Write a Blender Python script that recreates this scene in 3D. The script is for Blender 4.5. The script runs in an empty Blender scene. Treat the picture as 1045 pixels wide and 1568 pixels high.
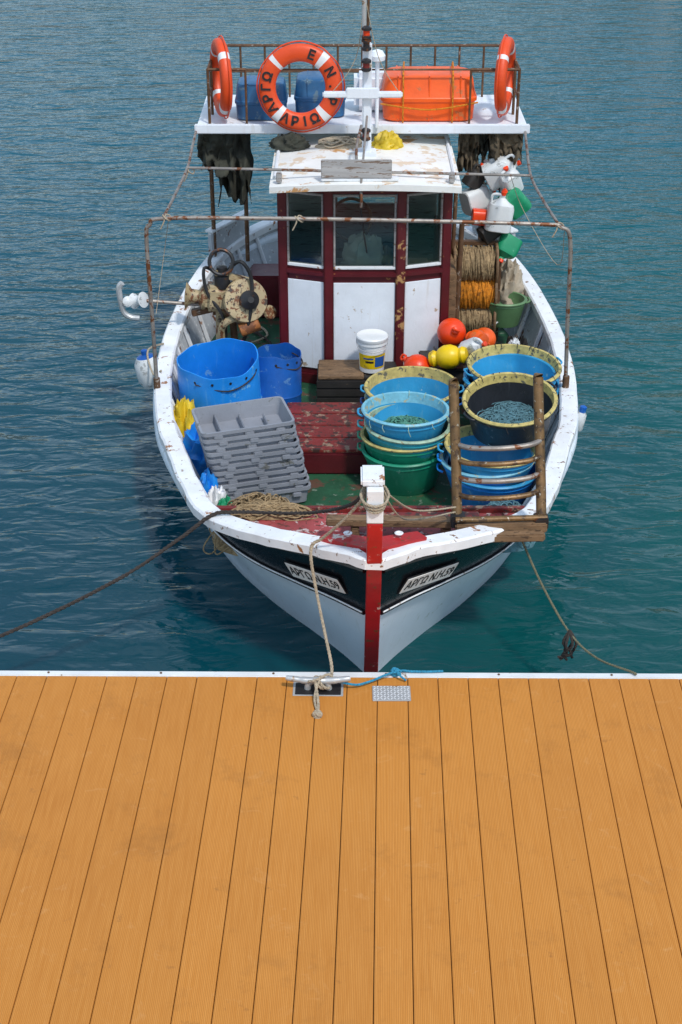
import bpy, bmesh, math, random
from mathutils import Vector, Matrix, noise, Euler
random.seed(7)
R=math.radians
scene=bpy.context.scene
scene.view_settings.view_transform='Standard'
scene.view_settings.look='None'
scene.view_settings.exposure=0

# ------------------------------------------------------------------ materials
def _mix(nt,f,a,b):
    n=nt.nodes.new('ShaderNodeMix'); n.data_type='RGBA'
    for s,v in ((n.inputs[0],f),(n.inputs[6],a),(n.inputs[7],b)):
        if hasattr(v,'is_output'): nt.links.new(v,s)
        elif isinstance(v,(int,float)): s.default_value=v
        else: s.default_value=(*v[:3],1)
    return n.outputs[2]
def _noise(nt,vec,scale,detail=5,rough=.55,dist=0):
    n=nt.nodes.new('ShaderNodeTexNoise'); n.inputs['Scale'].default_value=scale
    n.inputs['Detail'].default_value=detail; n.inputs['Roughness'].default_value=rough
    n.inputs['Distortion'].default_value=dist
    nt.links.new(vec,n.inputs['Vector']); return n.outputs['Fac']
def _ramp(nt,fac,lo,hi):
    n=nt.nodes.new('ShaderNodeMapRange'); n.inputs['From Min'].default_value=lo; n.inputs['From Max'].default_value=hi
    nt.links.new(fac,n.inputs['Value']); return n.outputs['Result']
def _math(nt,op,a,b):
    q=nt.nodes.new('ShaderNodeMath'); q.operation=op
    for i,v in enumerate((a,b)):
        if hasattr(v,'is_output'): nt.links.new(v,q.inputs[i])
        else: q.inputs[i].default_value=v
    return q.outputs[0]
def M(name,col,rough=.5,metal=0.,var=.25,vs=4.,wear=None,wt=.6,ws=9.,wear2=None,wt2=.66,bump=.15,bs=45.,stretch=None,streak=None,st=.58):
    m=bpy.data.materials.new(name); m.use_nodes=True; nt=m.node_tree
    b=nt.nodes['Principled BSDF']
    g=nt.nodes.new('ShaderNodeNewGeometry'); vec=g.outputs['Position']; vec0=vec
    if stretch:
        mp=nt.nodes.new('ShaderNodeMapping'); mp.inputs['Scale'].default_value=stretch
        nt.links.new(vec,mp.inputs['Vector']); vec=mp.outputs['Vector']
    f=_ramp(nt,_noise(nt,vec,vs,6,.6),.3,.7)
    lo=[c*(1-var) for c in col]; hi=[min(1,c*(1+var*.45)) for c in col]
    c=_mix(nt,f,lo,hi)
    if streak:
        mp=nt.nodes.new('ShaderNodeMapping'); mp.inputs['Scale'].default_value=(14,14,1.3)
        nt.links.new(vec0,mp.inputs['Vector'])
        fs=_ramp(nt,_noise(nt,mp.outputs['Vector'],1.5,6,.65),st,st+.2)
        c=_mix(nt,_math(nt,'MULTIPLY',fs,.7),c,streak)
    if wear:
        f2=_ramp(nt,_noise(nt,vec,ws,9,.68,.3),wt,wt+.035)
        c=_mix(nt,f2,c,wear)
    if wear2:
        f3=_ramp(nt,_noise(nt,vec,ws*2.3,8,.6),wt2,wt2+.04)
        c=_mix(nt,f3,c,wear2)
    nt.links.new(c,b.inputs['Base Color'])
    b.inputs['Metallic'].default_value=metal
    rr=_noise(nt,vec,12,4); mr=nt.nodes.new('ShaderNodeMapRange')
    mr.inputs['To Min'].default_value=max(.03,rough-.12); mr.inputs['To Max'].default_value=min(1,rough+.15)
    nt.links.new(rr,mr.inputs['Value']); nt.links.new(mr.outputs['Result'],b.inputs['Roughness'])
    if bump:
        bn=nt.nodes.new('ShaderNodeBump'); bn.inputs['Strength'].default_value=bump; bn.inputs['Distance'].default_value=.01
        nt.links.new(_noise(nt,vec,bs,6,.6),bn.inputs['Height']); nt.links.new(bn.outputs['Normal'],b.inputs['Normal'])
    return m
RUST=(.16,.055,.018); RUSTL=(.32,.13,.04)
m_white=M('white_paint_worn',(.78,.80,.82),.45,var=.12,wear=RUSTL,wt=.63,ws=6,wear2=(.35,.33,.3),wt2=.65,streak=(.45,.33,.22))
m_gun=M('gunwale_white',(.82,.83,.84),.45,var=.15,wear=RUSTL,wt=.60,ws=7,wear2=(.22,.12,.06),wt2=.62)
m_hull=M('hull_white',(.76,.83,.90),.35,var=.10,vs=2,wear=(.52,.56,.54),wt=.64,ws=5,bump=.08,bs=12,streak=(.50,.53,.50),st=.58)
m_black=M('hull_black',(.008,.009,.012),.22,var=.4,wear=(.10,.09,.08),wt=.66,ws=12,wear2=(.5,.5,.48),wt2=.70)
m_red=M('red_paint_worn',(.20,.020,.016),.5,var=.35,wear=(.27,.18,.12),wt=.55,ws=9,wear2=(.045,.02,.015),wt2=.54)
m_redb=M('bright_red_worn',(.44,.010,.012),.4,var=.25,wear=(.62,.55,.48),wt=.60,ws=8,wear2=RUST,wt2=.60)
m_dkred=M('cabin_red',(.10,.007,.012),.4,var=.3,wear=RUSTL,wt=.645,ws=9)
m_pinkdeck=M('faded_red_deck',(.35,.06,.06),.6,var=.35,wear=(.5,.42,.4),wt=.56,ws=10,wear2=(.1,.03,.02),wt2=.57)
m_green=M('green_deck',(.015,.09,.04),.6,var=.5,vs=3,wear=(.10,.05,.03),wt=.54,ws=5,wear2=(.15,.2,.15),wt2=.62)
m_inner=M('bulwark_grey',(.48,.51,.54),.5,var=.25,wear=RUST,wt=.59,ws=7,wear2=(.68,.70,.71),wt2=.58)
m_roof=M('roof_white_rust',(.82,.82,.78),.45,var=.12,wear=(.56,.30,.12),wt=.575,ws=2.6,wear2=(.68,.56,.42),wt2=.56)
m_rustpipe=M('rusty_pipe',(.15,.075,.035),.6,.25,var=.5,vs=14,wear=(.35,.3,.25),wt=.6,ws=20)
m_ladder=M('bronze_pipe',(.20,.115,.045),.4,.35,var=.45,vs=9,wear=(.07,.04,.02),wt=.55,ws=14,wear2=(.4,.36,.28),wt2=.62)
m_galv=M('galvanised_pipe',(.30,.27,.24),.45,.4,var=.35,vs=9,wear=RUST,wt=.53,ws=12)
m_orange=M('lifering_orange',(.74,.070,.008),.45,var=.18,wear=(.5,.2,.1),wt=.66)
m_orange2=M('orange_plastic',(.88,.11,.005),.38,var=.2,wear=(.5,.14,.04),wt=.60,ws=5)
m_bandw=M('reflective_band',(.75,.75,.75),.35,var=.1)
m_plate=M('plate_white',(.78,.78,.75),.5,var=.1,wear=(.1,.08,.06),wt=.68,ws=20)
m_ink=M('black_ink',(.012,.012,.014),.5,var=.2)
m_bluebox=M('blue_box',(.02,.12,.28),.4,var=.3,wear=(.1,.18,.25),wt=.58)
m_blue=M('blue_plastic',(.012,.24,.72),.35,var=.22,vs=3,wear=(.15,.4,.65),wt=.60,ws=7,streak=(.10,.36,.70))
m_bluedk=M('blue_plastic_dark',(.008,.10,.40),.35,var=.3,wear=(.08,.2,.42),wt=.6)
m_tubblue=M('tub_light_blue',(.03,.30,.56),.38,var=.2,wear=(.3,.5,.55),wt=.62,streak=(.16,.42,.52))
m_tubgrn=M('tub_green',(.012,.27,.15),.38,var=.25,wear=(.2,.4,.3),wt=.61,streak=(.10,.35,.24))
m_tubteal=M('tub_teal',(.03,.36,.42),.38,var=.25,wear=(.3,.5,.45),wt=.61,streak=(.16,.42,.40))
m_rimy=M('rim_cork_yellow',(.56,.45,.15),.6,var=.35,vs=18,wear=(.13,.12,.08),wt=.56,ws=16)
m_rimp=M('rim_pale',(.36,.50,.36),.6,var=.3,vs=18,wear=(.3,.22,.1),wt=.56,ws=16)
m_rimb=M('rim_pale_blue',(.20,.50,.62),.5,var=.25,vs=18,wear=(.45,.42,.25),wt=.55,ws=12)
m_tubblk=M('tub_black',(.018,.02,.026),.45,var=.4,wear=(.12,.12,.12),wt=.61,streak=(.06,.065,.07))
m_grey=M('crate_grey',(.26,.275,.31),.45,var=.18,wear=(.15,.15,.14),wt=.61,streak=(.2,.2,.2))
m_bucket=M('bucket_white',(.82,.82,.80),.35,var=.06)
m_yel=M('yellow_plastic',(.82,.55,.005),.4,var=.18,wear=(.45,.3,.03),wt=.6)
m_lab=M('label_blue',(.02,.10,.35),.4,var=.1)
m_wood=M('weathered_wood',(.22,.13,.065),.7,var=.5,vs=3,wear=(.07,.04,.02),wt=.56,ws=6,stretch=(2,9,9),bump=.3)
m_woodg=M('grey_wood',(.36,.35,.34),.7,var=.3,vs=3,wear=(.15,.1,.07),wt=.56,ws=6,stretch=(1,8,8))
m_boxdk=M('dark_box',(.025,.022,.02),.6,var=.4,wear=(.12,.08,.05),wt=.6)
m_mach=M('machine_cream_rust',(.44,.34,.19),.5,var=.4,wear=RUST,wt=.54,ws=9,wear2=(.05,.03,.02),wt2=.57)
m_dark=M('dark_metal',(.03,.03,.032),.45,.3,var=.4,wear=RUST,wt=.58)
m_rubber=M('black_hose',(.015,.015,.016),.5,var=.3)
m_twine=M('twine_tan',(.36,.25,.13),.85,var=.5,vs=30,bump=.8,bs=90,wear=(.12,.07,.03),wt=.58,ws=25)
m_twineo=M('twine_orange',(.66,.23,.01),.8,var=.45,vs=30,bump=.8,bs=90,wear=(.2,.07,.01),wt=.58,ws=25)
m_ropet=M('rope_tan',(.46,.38,.27),.85,var=.4,vs=60,bump=.9,bs=120)
m_roped=M('rope_dark',(.045,.035,.03),.85,var=.5,vs=60,bump=.9,bs=120)
m_ropeb=M('rope_blue',(.03,.28,.45),.8,var=.4,vs=60,bump=.9,bs=120)
m_net=M('net_green',(.10,.32,.24),.9,var=.5,vs=30,bump=.8,bs=70)
m_netb=M('net_blue_grey',(.10,.22,.26),.9,var=.5,vs=30,bump=.8,bs=70)
m_cloth=M('dark_olive_cloth',(.045,.047,.034),.9,var=.5,vs=8,bump=.5)
m_clothb=M('tan_cloth',(.12,.09,.055),.9,var=.4,vs=8,bump=.5)
m_cloty=M('yellow_oilskin',(.68,.48,.02),.5,var=.25)
m_alu=M('aluminium',(.52,.53,.53),.4,.4,var=.2,wear=(.3,.2,.12),wt=.62)
m_edge=M('dock_edge_aluminium',(.74,.75,.75),.45,.05,var=.15,vs=3,wear=(.25,.16,.08),wt=.64,ws=6)
m_jg=M('jerry_green',(.01,.27,.12),.4,var=.2,wear=(.1,.35,.2),wt=.6); m_jw=M('jerry_white',(.68,.70,.70),.4,var=.12,wear=(.35,.36,.35),wt=.58)
m_redo=M('float_red_orange',(.84,.055,.005),.35,var=.2,wear=(.4,.05,.02),wt=.6)
m_basin=M('basin_green',(.12,.24,.10),.45,var=.25)
m_canv=M('white_fibreglass',(.78,.82,.87),.4,var=.1,wear=(.42,.33,.24),wt=.63,ws=7,streak=(.58,.56,.52),st=.58)
m_sack=M('sack_cream',(.42,.35,.26),.9,bump=.5)
def glassmat():
    m=bpy.data.materials.new('window_glass'); m.use_nodes=True; nt=m.node_tree; nt.nodes.clear()
    o=nt.nodes.new('ShaderNodeOutputMaterial'); mx=nt.nodes.new('ShaderNodeMixShader')
    t=nt.nodes.new('ShaderNodeBsdfTransparent'); t.inputs[0].default_value=(.72,.78,.75,1)
    gl=nt.nodes.new('ShaderNodeBsdfGlossy'); gl.inputs['Roughness'].default_value=.1; gl.inputs[0].default_value=(.8,.82,.8,1)
    fr=nt.nodes.new('ShaderNodeFresnel'); fr.inputs[0].default_value=1.8
    nt.links.new(fr.outputs[0],mx.inputs[0]); nt.links.new(t.outputs[0],mx.inputs[1]); nt.links.new(gl.outputs[0],mx.inputs[2])
    nt.links.new(mx.outputs[0],o.inputs[0]); return m
m_glass=glassmat()

# ------------------------------------------------------------------ mesh helpers
def mk(name,verts,faces,mats,fm=None,smooth=True,ang=35):
    me=bpy.data.meshes.new(name); me.from_pydata([tuple(v) for v in verts],[],faces); 
    if not isinstance(mats,(list,tuple)): mats=[mats]
    for m in mats: me.materials.append(m)
    if fm:
        for p,i in zip(me.polygons,fm): p.material_index=i
    bm=bmesh.new(); bm.from_mesh(me); bmesh.ops.recalc_face_normals(bm,faces=bm.faces); bm.to_mesh(me); bm.free()
    if smooth:
        for p in me.polygons: p.use_smooth=True
        me.set_sharp_from_angle(angle=R(ang))
    ob=bpy.data.objects.new(name,me); scene.collection.objects.link(ob); return ob
def box(name,c,s,mat,rot=(0,0,0),bev=.008,seg=2,taper=None):
    bm=bmesh.new(); bmesh.ops.create_cube(bm,size=1)
    for v in bm.verts:
        v.co=Vector((v.co.x*s[0],v.co.y*s[1],v.co.z*s[2]))
        if taper and v.co.z<0: v.co.x*=taper; v.co.y*=taper
    if bev: bmesh.ops.bevel(bm,geom=bm.edges[:],offset=min(bev,min(s)*.45),segments=seg,affect='EDGES')
    me=bpy.data.meshes.new(name); bm.to_mesh(me); bm.free(); me.materials.append(mat)
    for p in me.polygons: p.use_smooth=True
    me.set_sharp_from_angle(angle=R(40))
    ob=bpy.data.objects.new(name,me); ob.location=c; ob.rotation_euler=rot; scene.collection.objects.link(ob); return ob
def catmull(pts,n=8,closed=False):
    pts=[Vector(p) for p in pts]; out=[]; N=len(pts)
    rng=range(N if closed else N-1)
    for i in rng:
        if closed: p0,p1,p2,p3=pts[i-1],pts[i],pts[(i+1)%N],pts[(i+2)%N]
        else: p0,p1,p2,p3=pts[max(i-1,0)],pts[i],pts[i+1],pts[min(i+2,N-1)]
        for k in range(n):
            t=k/n
            out.append(.5*((2*p1)+(p2-p0)*t+(2*p0-5*p1+4*p2-p3)*t*t+(3*p1-p0-3*p2+p3)*t**3))
    if not closed: out.append(pts[-1])
    return out
def sweep_data(pts,r,n=8,closed=False):
    V=[];F=[]; N=len(pts); up=None
    for i,p in enumerate(pts):
        a=pts[i-1] if (i>0 or closed) else p; b=pts[(i+1)%N] if (i<N-1 or closed) else p
        t=(b-a); t=t.normalized() if t.length>1e-9 else Vector((0,0,1))
        if up is None:
            up=Vector((0,0,1)) if abs(t.z)<.9 else Vector((1,0,0))
        u=(up-t*up.dot(t)); u=u.normalized() if u.length>1e-6 else t.orthogonal().normalized(); up=u; w=t.cross(u)
        rr=r[min(i,len(r)-1)] if isinstance(r,list) else r
        for k in range(n):
            an=2*math.pi*k/n; V.append(p+(u*math.cos(an)+w*math.sin(an))*rr)
    for i in range(N if closed else N-1):
        j=(i+1)%N
        for k in range(n):
            k2=(k+1)%n; F.append((i*n+k,i*n+k2,j*n+k2,j*n+k))
    if not closed: F.append(tuple(range(n))); F.append(tuple((N-1)*n+k for k in range(n)))
    return V,F
def sweep(name,pts,r,mat,n=8,res=6,closed=False,smooth=True):
    P=catmull(pts,res,closed) if smooth else [Vector(p) for p in pts]
    V,F=sweep_data(P,r,n,closed); return mk(name,V,F,mat)
def cyl(name,p0,p1,r,mat,n=20): return sweep(name,[p0,p1],r,mat,n,smooth=False)
def rope(name,pts,r,mat,res=14,closed=False):
    P=catmull(pts,res,closed); 
    out=[P[0]]
    step=r*1.6
    for a,b in zip(P,P[1:]):
        L=(b-a).length; k=max(1,int(L/step))
        for q in range(1,k+1): out.append(a.lerp(b,q/k))
    V=[];F=[];L=0;up=Vector((0,0,1))
    strands=[[],[],[]]
    for i,p in enumerate(out):
        t=(out[min(i+1,len(out)-1)]-out[max(i-1,0)]).normalized()
        if i: L+=(p-out[i-1]).length
        u=(up-t*up.dot(t)); u=u.normalized() if u.length>1e-5 else t.orthogonal().normalized(); up=u; w=t.cross(u)
        for s in range(3):
            a=L/(r*7)*2*math.pi+s*2.0944
            strands[s].append(p+(u*math.cos(a)+w*math.sin(a))*r*.5)
    for s in strands:
        v,f=sweep_data(s,r*.58,6); o=len(V); V+=v; F+=[tuple(x+o for x in ff) for ff in f]
    return mk(name,V,F,mat)
def loft(name,rings,mats,cap0=True,cap1=True,segm=None):
    n=len(rings[0]); V=[v for r in rings for v in r]; F=[];fm=[]
    for i in range(len(rings)-1):
        for k in range(n):
            k2=(k+1)%n; F.append((i*n+k,i*n+k2,(i+1)*n+k2,(i+1)*n+k)); fm.append(segm[i] if segm else 0)
    if cap0: F.append(tuple(range(n))); fm.append(segm[0] if segm else 0)
    if cap1: F.append(tuple((len(rings)-1)*n+k for k in range(n))); fm.append(segm[-1] if segm else 0)
    return mk(name,V,F,mats,fm)
def lathe(name,prof,mats,n=40,segm=None,c=(0,0,0),rot=(0,0,0),cap0=True,cap1=True,wob=0):
    rings=[]
    for r,z in prof:
        rings.append([Vector(((r*(1+wob*math.sin(2*2*math.pi*k/n+1)))*math.cos(2*math.pi*k/n),r*math.sin(2*math.pi*k/n),z)) for k in range(n)])
    o=loft(name,rings,mats,cap0,cap1,segm); o.location=c; o.rotation_euler=rot; return o
def rrect(hx,hy,z,rad=.05,n=8):
    pts=[]
    for cx,cy,a0 in ((1,1,0),(-1,1,90),(-1,-1,180),(1,-1,270)):
        for k in range(n):
            a=R(a0+90*k/(n-1)); pts.append(Vector((cx*(hx-rad)+rad*math.cos(a),cy*(hy-rad)+rad*math.sin(a),z)))
    return pts
def group(name,parts,loc=(0,0,0)):
    e=bpy.data.objects.new(name,None); e.location=loc; e.empty_display_size=.2; scene.collection.objects.link(e)
    inv=Matrix.Translation(Vector(loc)).inverted()
    for p in parts:
        if p is None: continue
        p.parent=e; p.matrix_parent_inverse=inv
    return e
def cloth(name,c,w,h,d,mat,seed=0,rot=(0,0,0),nx=22,ny=22,ragged=.3,th=.006):
    V=[];F=[]
    for j in range(ny+1):
        for i in range(nx+1):
            u=i/nx-.5; v=j/ny
            nz=noise.noise(Vector((u*5+seed,v*2.5,seed)))
            n2=noise.noise(Vector((u*9+seed,v*7,seed+5)))
            edge=1-ragged*abs(noise.noise(Vector((u*4+seed*2,0,3))))*2
            nar=1-.25*v*noise.noise(Vector((seed,v*3,9)))
            V.append(Vector((u*w*nar+n2*.04*w,(nz*.55+n2*.25)*d*(.4+v),-v*h*edge+n2*.03*h)))
    for j in range(ny):
        for i in range(nx):
            a=j*(nx+1)+i; F.append((a,a+1,a+nx+2,a+nx+1))
    o=mk(name,V,F,mat,ang=80); o.location=c; o.rotation_euler=rot
    so=o.modifiers.new('s','SOLIDIFY'); so.thickness=th
    return o
def tangle(name,c,rx,ry,h,mat,n=40,r=.008,seed=1):
    rnd=random.Random(seed); V=[];F=[]
    for q in range(n):
        cx=rnd.uniform(-.55,.55)*rx; cy=rnd.uniform(-.55,.55)*ry; rr=rnd.uniform(.2,.5)
        pts=[]
        ph=rnd.uniform(0,6.28)
        for k in range(7):
            a=ph+k*2*math.pi/7
            x=cx+math.cos(a)*rx*rr*rnd.uniform(.6,1.1); y=cy+math.sin(a)*ry*rr*rnd.uniform(.6,1.1)
            dd=max(0,1-(x/rx)**2-(y/ry)**2)
            pts.append(Vector((x,y,h*dd**.5*rnd.uniform(.55,1.0))))
        P=catmull(pts,5,True); v,f=sweep_data(P,r,5,True); o=len(V); V+=v; F+=[tuple(x+o for x in ff) for ff in f]
    m=12;core=len(V)
    for j in range(5):
        for k in range(m):
            a=2*math.pi*k/m; s=math.cos(j/5*math.pi/2)
            V.append(Vector((rx*.9*s*math.cos(a),ry*.9*s*math.sin(a),h*.62*math.sin(j/5*math.pi/2))))
    for j in range(4):
        for k in range(m):
            F.append((core+j*m+k,core+j*m+(k+1)%m,core+(j+1)*m+(k+1)%m,core+(j+1)*m+k))
    F.append(tuple(core+4*m+k for k in range(m)))
    ob=mk(name,V,F,mat); ob.location=c; return ob
def bundle(name,c,rx,ry,h,mat,seed=1,n=36):
    V=[];F=[]; rows=16
    for j in range(rows+1):
        ph=j/rows*math.pi/2
        for k in range(n):
            a=2*math.pi*k/n; d=Vector((math.cos(a)*math.cos(ph),math.sin(a)*math.cos(ph),math.sin(ph)))
            q=d*1.7+Vector((seed,seed*.7,0)); rdg=1-abs(noise.noise(q*1.6))*2
            f=.72+.28*rdg+.12*noise.noise(q*4)
            V.append(Vector((d.x*rx*f,d.y*ry*f,d.z*h*f)))
    for j in range(rows):
        for k in range(n): F.append((j*n+k,j*n+(k+1)%n,(j+1)*n+(k+1)%n,(j+1)*n+k))
    ob=mk(name,V,F,mat,ang=60); ob.location=c; return ob
def text(name,body,size,mat,ext=.002,bold=.0):
    cu=bpy.data.curves.new(name,'FONT'); cu.body=body; cu.size=size; cu.extrude=ext; cu.offset=bold
    cu.align_x='CENTER'; cu.align_y='CENTER'
    o=bpy.data.objects.new(name+'_t',cu); scene.collection.objects.link(o)
    bpy.context.view_layer.update()
    me=bpy.data.meshes.new_from_object(o.evaluated_get(bpy.context.evaluated_depsgraph_get()))
    bpy.data.objects.remove(o); me.materials.clear(); me.materials.append(mat)
    ob=bpy.data.objects.new(name,me); scene.collection.objects.link(ob); return ob

# ------------------------------------------------------------------ HULL
XC=.215
SH=[(8.36,.05,1.30),(8.62,.31,1.23),(8.88,.62,1.15),(9.22,.97,1.05),(9.56,1.21,.98),(10.07,1.39,.93),(10.8,1.58,.89),(11.28,1.70,.87),
    (12.0,1.80,.85),(12.6,1.84,.86),(13.3,1.83,.88),(14.26,1.74,.92),(15.1,1.56,.98),(15.6,1.30,1.04),(16.0,.88,1.10),(16.25,.06,1.15)]
WL=[(8.95,.04),(9.2,.2),(9.5,.42),(9.75,.62),(10.0,.80),(10.4,1.05),(10.9,1.28),(11.35,1.42),(12,1.55),(12.6,1.62),(13.3,1.6),(14.2,1.5),
    (14.9,1.3),(15.4,1.0),(15.8,.6),(16.0,.05)]
BH=[.56,.53,.48,.39,.28,.17,.08,.05,.04,.04,.04,.04,.04,.04,.04,.04]
SHs=catmull(SH,5); WLs=catmull([(a,b,0) for a,b in WL],5); BHs=[v.x for v in catmull([(b,0,0) for b in BH],5)]
NS=len(SHs)
def hp(side,i,w,off=0.):
    s=SHs[i]; l=WLs[i]
    e=w**1.25 if w>0 else w
    y=l.x+(s.x-l.x)*(w if w>0 else 0); hb=l.y+(s.y-l.y)*e; z=s.z*w
    return Vector((XC+side*max(.02,hb-off),y,z))
def hz(side,i,z,off): return hp(side,i,min(1,z/SHs[i].z),off)
def hull():
    V=[];F=[];fm=[]
    for side in (-1,1):
        base=len(V); rows=12
        for i in range(NS):
            wb=1-BHs[i]/SHs[i].z
            k=hp(side,i,0); V.append(Vector((XC+(k.x-XC)*.55,k.y+.1,-.55)))
            for j in range(7): V.append(hp(side,i,wb*j/6))
            for j in range(1,5): V.append(hp(side,i,wb+(1-wb)*j/4))
        for i in range(NS-1):
            for j in range(rows-1):
                a=base+i*rows+j; F.append((a,a+1,a+rows+1,a+rows)); fm.append(1 if j>=7 else 0)
    return mk('hull',V,F,[m_hull,m_black],fm,ang=50)
P=[]
P.append(hull())
def inner():
    V=[];F=[]
    ws=[1.0,.85,.7,.55,.4]
    for side in (-1,1):
        base=len(V)
        for i in range(NS):
            for w in ws: V.append(hp(side,i,w,.06))
        for i in range(NS-1):
            for j in range(4):
                a=base+i*5+j; F.append((a,a+1,a+6,a+5))
    return mk('bulwark_inside',V,F,m_inner)
P.append(inner())
def deckstrip(name,z,i0,i1,mat,off=.05):
    V=[];F=[]
    for i in range(i0,i1+1):
        V+= [hz(-1,i,z,off),hz(1,i,z,off)]
    for v in V: v.z=z
    for q in range(i1-i0):
        a=q*2; F.append((a,a+1,a+3,a+2))
    return mk(name,V,F,mat,smooth=False)
IF=max(i for i in range(NS) if SHs[i].x<9.80)
P.append(deckstrip('main_deck',.42,IF-3,NS-2,m_green))
P.append(deckstrip('foredeck',.90,0,IF,m_pinkdeck))
q=[hz(-1,IF,.9,.05),hz(1,IF,.9,.05),hz(1,IF,.42,.07),hz(-1,IF,.42,.07)]
q[0].z=q[1].z=.902
b_=mk('foredeck_bulkhead',q,[(0,1,2,3)],m_white,smooth=False); so=b_.modifiers.new('s','SOLIDIFY'); so.thickness=.03; P.append(b_)
a=q[0]; b=q[1]
P.append(box('foredeck_beam',((a.x+b.x)/2,a.y-.01,.915),(b.x-a.x-.10,.06,.04),m_red))
def gunwale():
    loop=[hp(-1,i,1) for i in range(NS-1,-1,-1)]+[hp(1,i,1) for i in range(NS)]
    V=[];F=[];N=len(loop)
    for i,p in enumerate(loop):
        t=(loop[min(i+1,N-1)]-loop[max(i-1,0)]); t.z=0; t.normalize()
        nrm=Vector((-t.y,t.x,0))
        ctr=Vector((XC,12.2,0))
        if nrm.dot(ctr-Vector((p.x,p.y,0)))<0: nrm=-nrm
        wob=.008*noise.noise(p*4)+.004*noise.noise(p*15)
        for o,z in ((-.045,-.035),(-.045,.03),(-.03,.045),(.09,.045),(.105,.03),(.105,-.04)):
            q=p+nrm*(o+wob); 
            if abs(p.x-XC)<.4 and o>0 and p.y<9:
                q=p+nrm*(o)*min(1,abs(p.x-XC)/.25)
            V.append(q+Vector((0,0,z+wob)))
    for i in range(N-1):
        for k in range(6):
            k2=(k+1)%6; F.append((i*6+k,i*6+k2,(i+1)*6+k2,(i+1)*6+k))
    return mk('gunwale_rail',V,F,m_gun)
P.append(gunwale())
for side,nm in ((-1,'port'),(1,'starboard')):
    pts=[hp(side,i,1-BHs[i]/SHs[i].z,-.012) for i in range(0,34)]
    P.append(sweep('strake_low_'+nm,pts,.017,m_black,smooth=False))
    pts=[hp(side,i,1-(BHs[i]-.008)/SHs[i].z,-.028) for i in range(0,30)]
    P.append(sweep('strake_wear_'+nm,pts,.006,m_gun,smooth=False))
    pts=[hp(side,i,.925,-.012) for i in range(0,NS)]
    P.append(sweep('strake_top_'+nm,pts,.020,m_black,smooth=False))
    idx=list(range(21,NS)); pts=[hp(side,i,.86,-.035) for i in idx]
    P.append(sweep('sheer_strake_'+nm,pts,[.012+.063*min(1,k/9) for k in range(len(idx))],m_hull,12,smooth=False))
    for i in range(27,NS-3,3):
        a=hp(side,i,.98,.085); b=hp(side,i,.5,.085)
        P.append(cyl('rib_%s_%d'%(nm,i),a,b,.022,m_white,6))
def prism(name,yz,hw,mat):
    V=[];F=[]
    for (y,z,d) in yz:
        V+=[Vector((XC-hw,y,z)),Vector((XC+hw,y,z)),Vector((XC+hw,y+d,z)),Vector((XC-hw,y+d,z))]
    for i in range(len(yz)-1):
        for k in range(4): F.append((i*4+k,i*4+(k+1)%4,i*4+4+(k+1)%4,i*4+4+k))
    F.append((0,1,2,3)); n=len(yz)*4; F.append((n-4,n-3,n-2,n-1))
    o=mk(name,V,F,mat,smooth=False)
    bv=o.modifiers.new('b','BEVEL'); bv.width=.008; bv.segments=2; bv.limit_method='ANGLE'; bv.angle_limit=R(50)
    return o
P.append(prism('stem',[(9.05,-.4,.2),(8.89,0,.2),(8.70,.4,.2),(8.53,.8,.2),(8.38,1.12,.18),(8.31,1.32,.16),(8.29,1.50,.14),(8.285,1.62,.13)],.050,m_redb))
P.append(prism('stem_head',[(8.282,1.622,.136),(8.28,1.86,.14)],.053,m_gun))
P.append(box('stem_cap',(XC-.015,8.44,1.885),(.15,.22,.05),m_gun,bev=.012))
bh=mk('breasthook',[ (XC-.05,8.44,1.352),(XC+.05,8.44,1.352),(XC+.36,8.70,1.285),(XC+.30,8.80,1.275),(XC+.05,8.64,1.325),(XC-.05,8.64,1.325),(XC-.30,8.80,1.275),(XC-.36,8.70,1.285)],
      [(0,1,4,5),(1,2,3,4),(0,5,6,7)],m_redb,smooth=False)
so=bh.modifiers.new('s','SOLIDIFY'); so.thickness=.03
P.append(bh)
for sx in (-1,1):
    P.append(lathe('fairlead_%d'%sx,[(.026,0),(.030,.008),(.02,.012),(.012,.004)],m_white,16,c=(XC+sx*.17,8.66,1.333)))
for side,nm in ((-1,'port'),(1,'starboard')):
    i=7; w=.73
    p=hp(side,i,w); ty=(hp(side,i+2,w)-hp(side,i-2,w)).normalized(); tz=(hp(side,i,w+.1)-hp(side,i,w-.1)).normalized()
    ux=-ty if side==-1 else ty
    nrm=ux.cross(tz).normalized(); 
    if nrm.y>0: nrm=-nrm
    tz=nrm.cross(ux).normalized()
    rot=Matrix((ux,tz,nrm)).transposed().to_4x4()
    pl=box('name_plate_'+nm,(0,0,0),(.520,.150,.012),m_plate,bev=.003); pl.matrix_world=Matrix.Translation(p+nrm*.022)@rot
    pc=box('name_plate_line_'+nm,(0,0,0),(.535,.165,.011),m_ink,bev=.002); pc.matrix_world=Matrix.Translation(p+nrm*.019)@rot
    t=text('name_text_'+nm,'ΑΡΓΩ Ν.Η.59',.092,m_ink,.0015,.0); t.matrix_world=Matrix.Translation(p+nrm*.0300)@rot@Matrix.Diagonal((.90,1.25,1,1))
    P+= [pl,pc,t]
P.append(box('hatch_coaming',(.12,11.75,.52),(1.15,.98,.2),m_dkred,bev=.015))
for k in range(4):
    P.append(box('hatch_board_%d'%k,(.12,11.75-.36+.24*k,.632),(1.2,.232,.03),m_red,bev=.006))
P.append(box('deck_step',(.02,10.35,.47),(.35,.25,.1),m_red))

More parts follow.
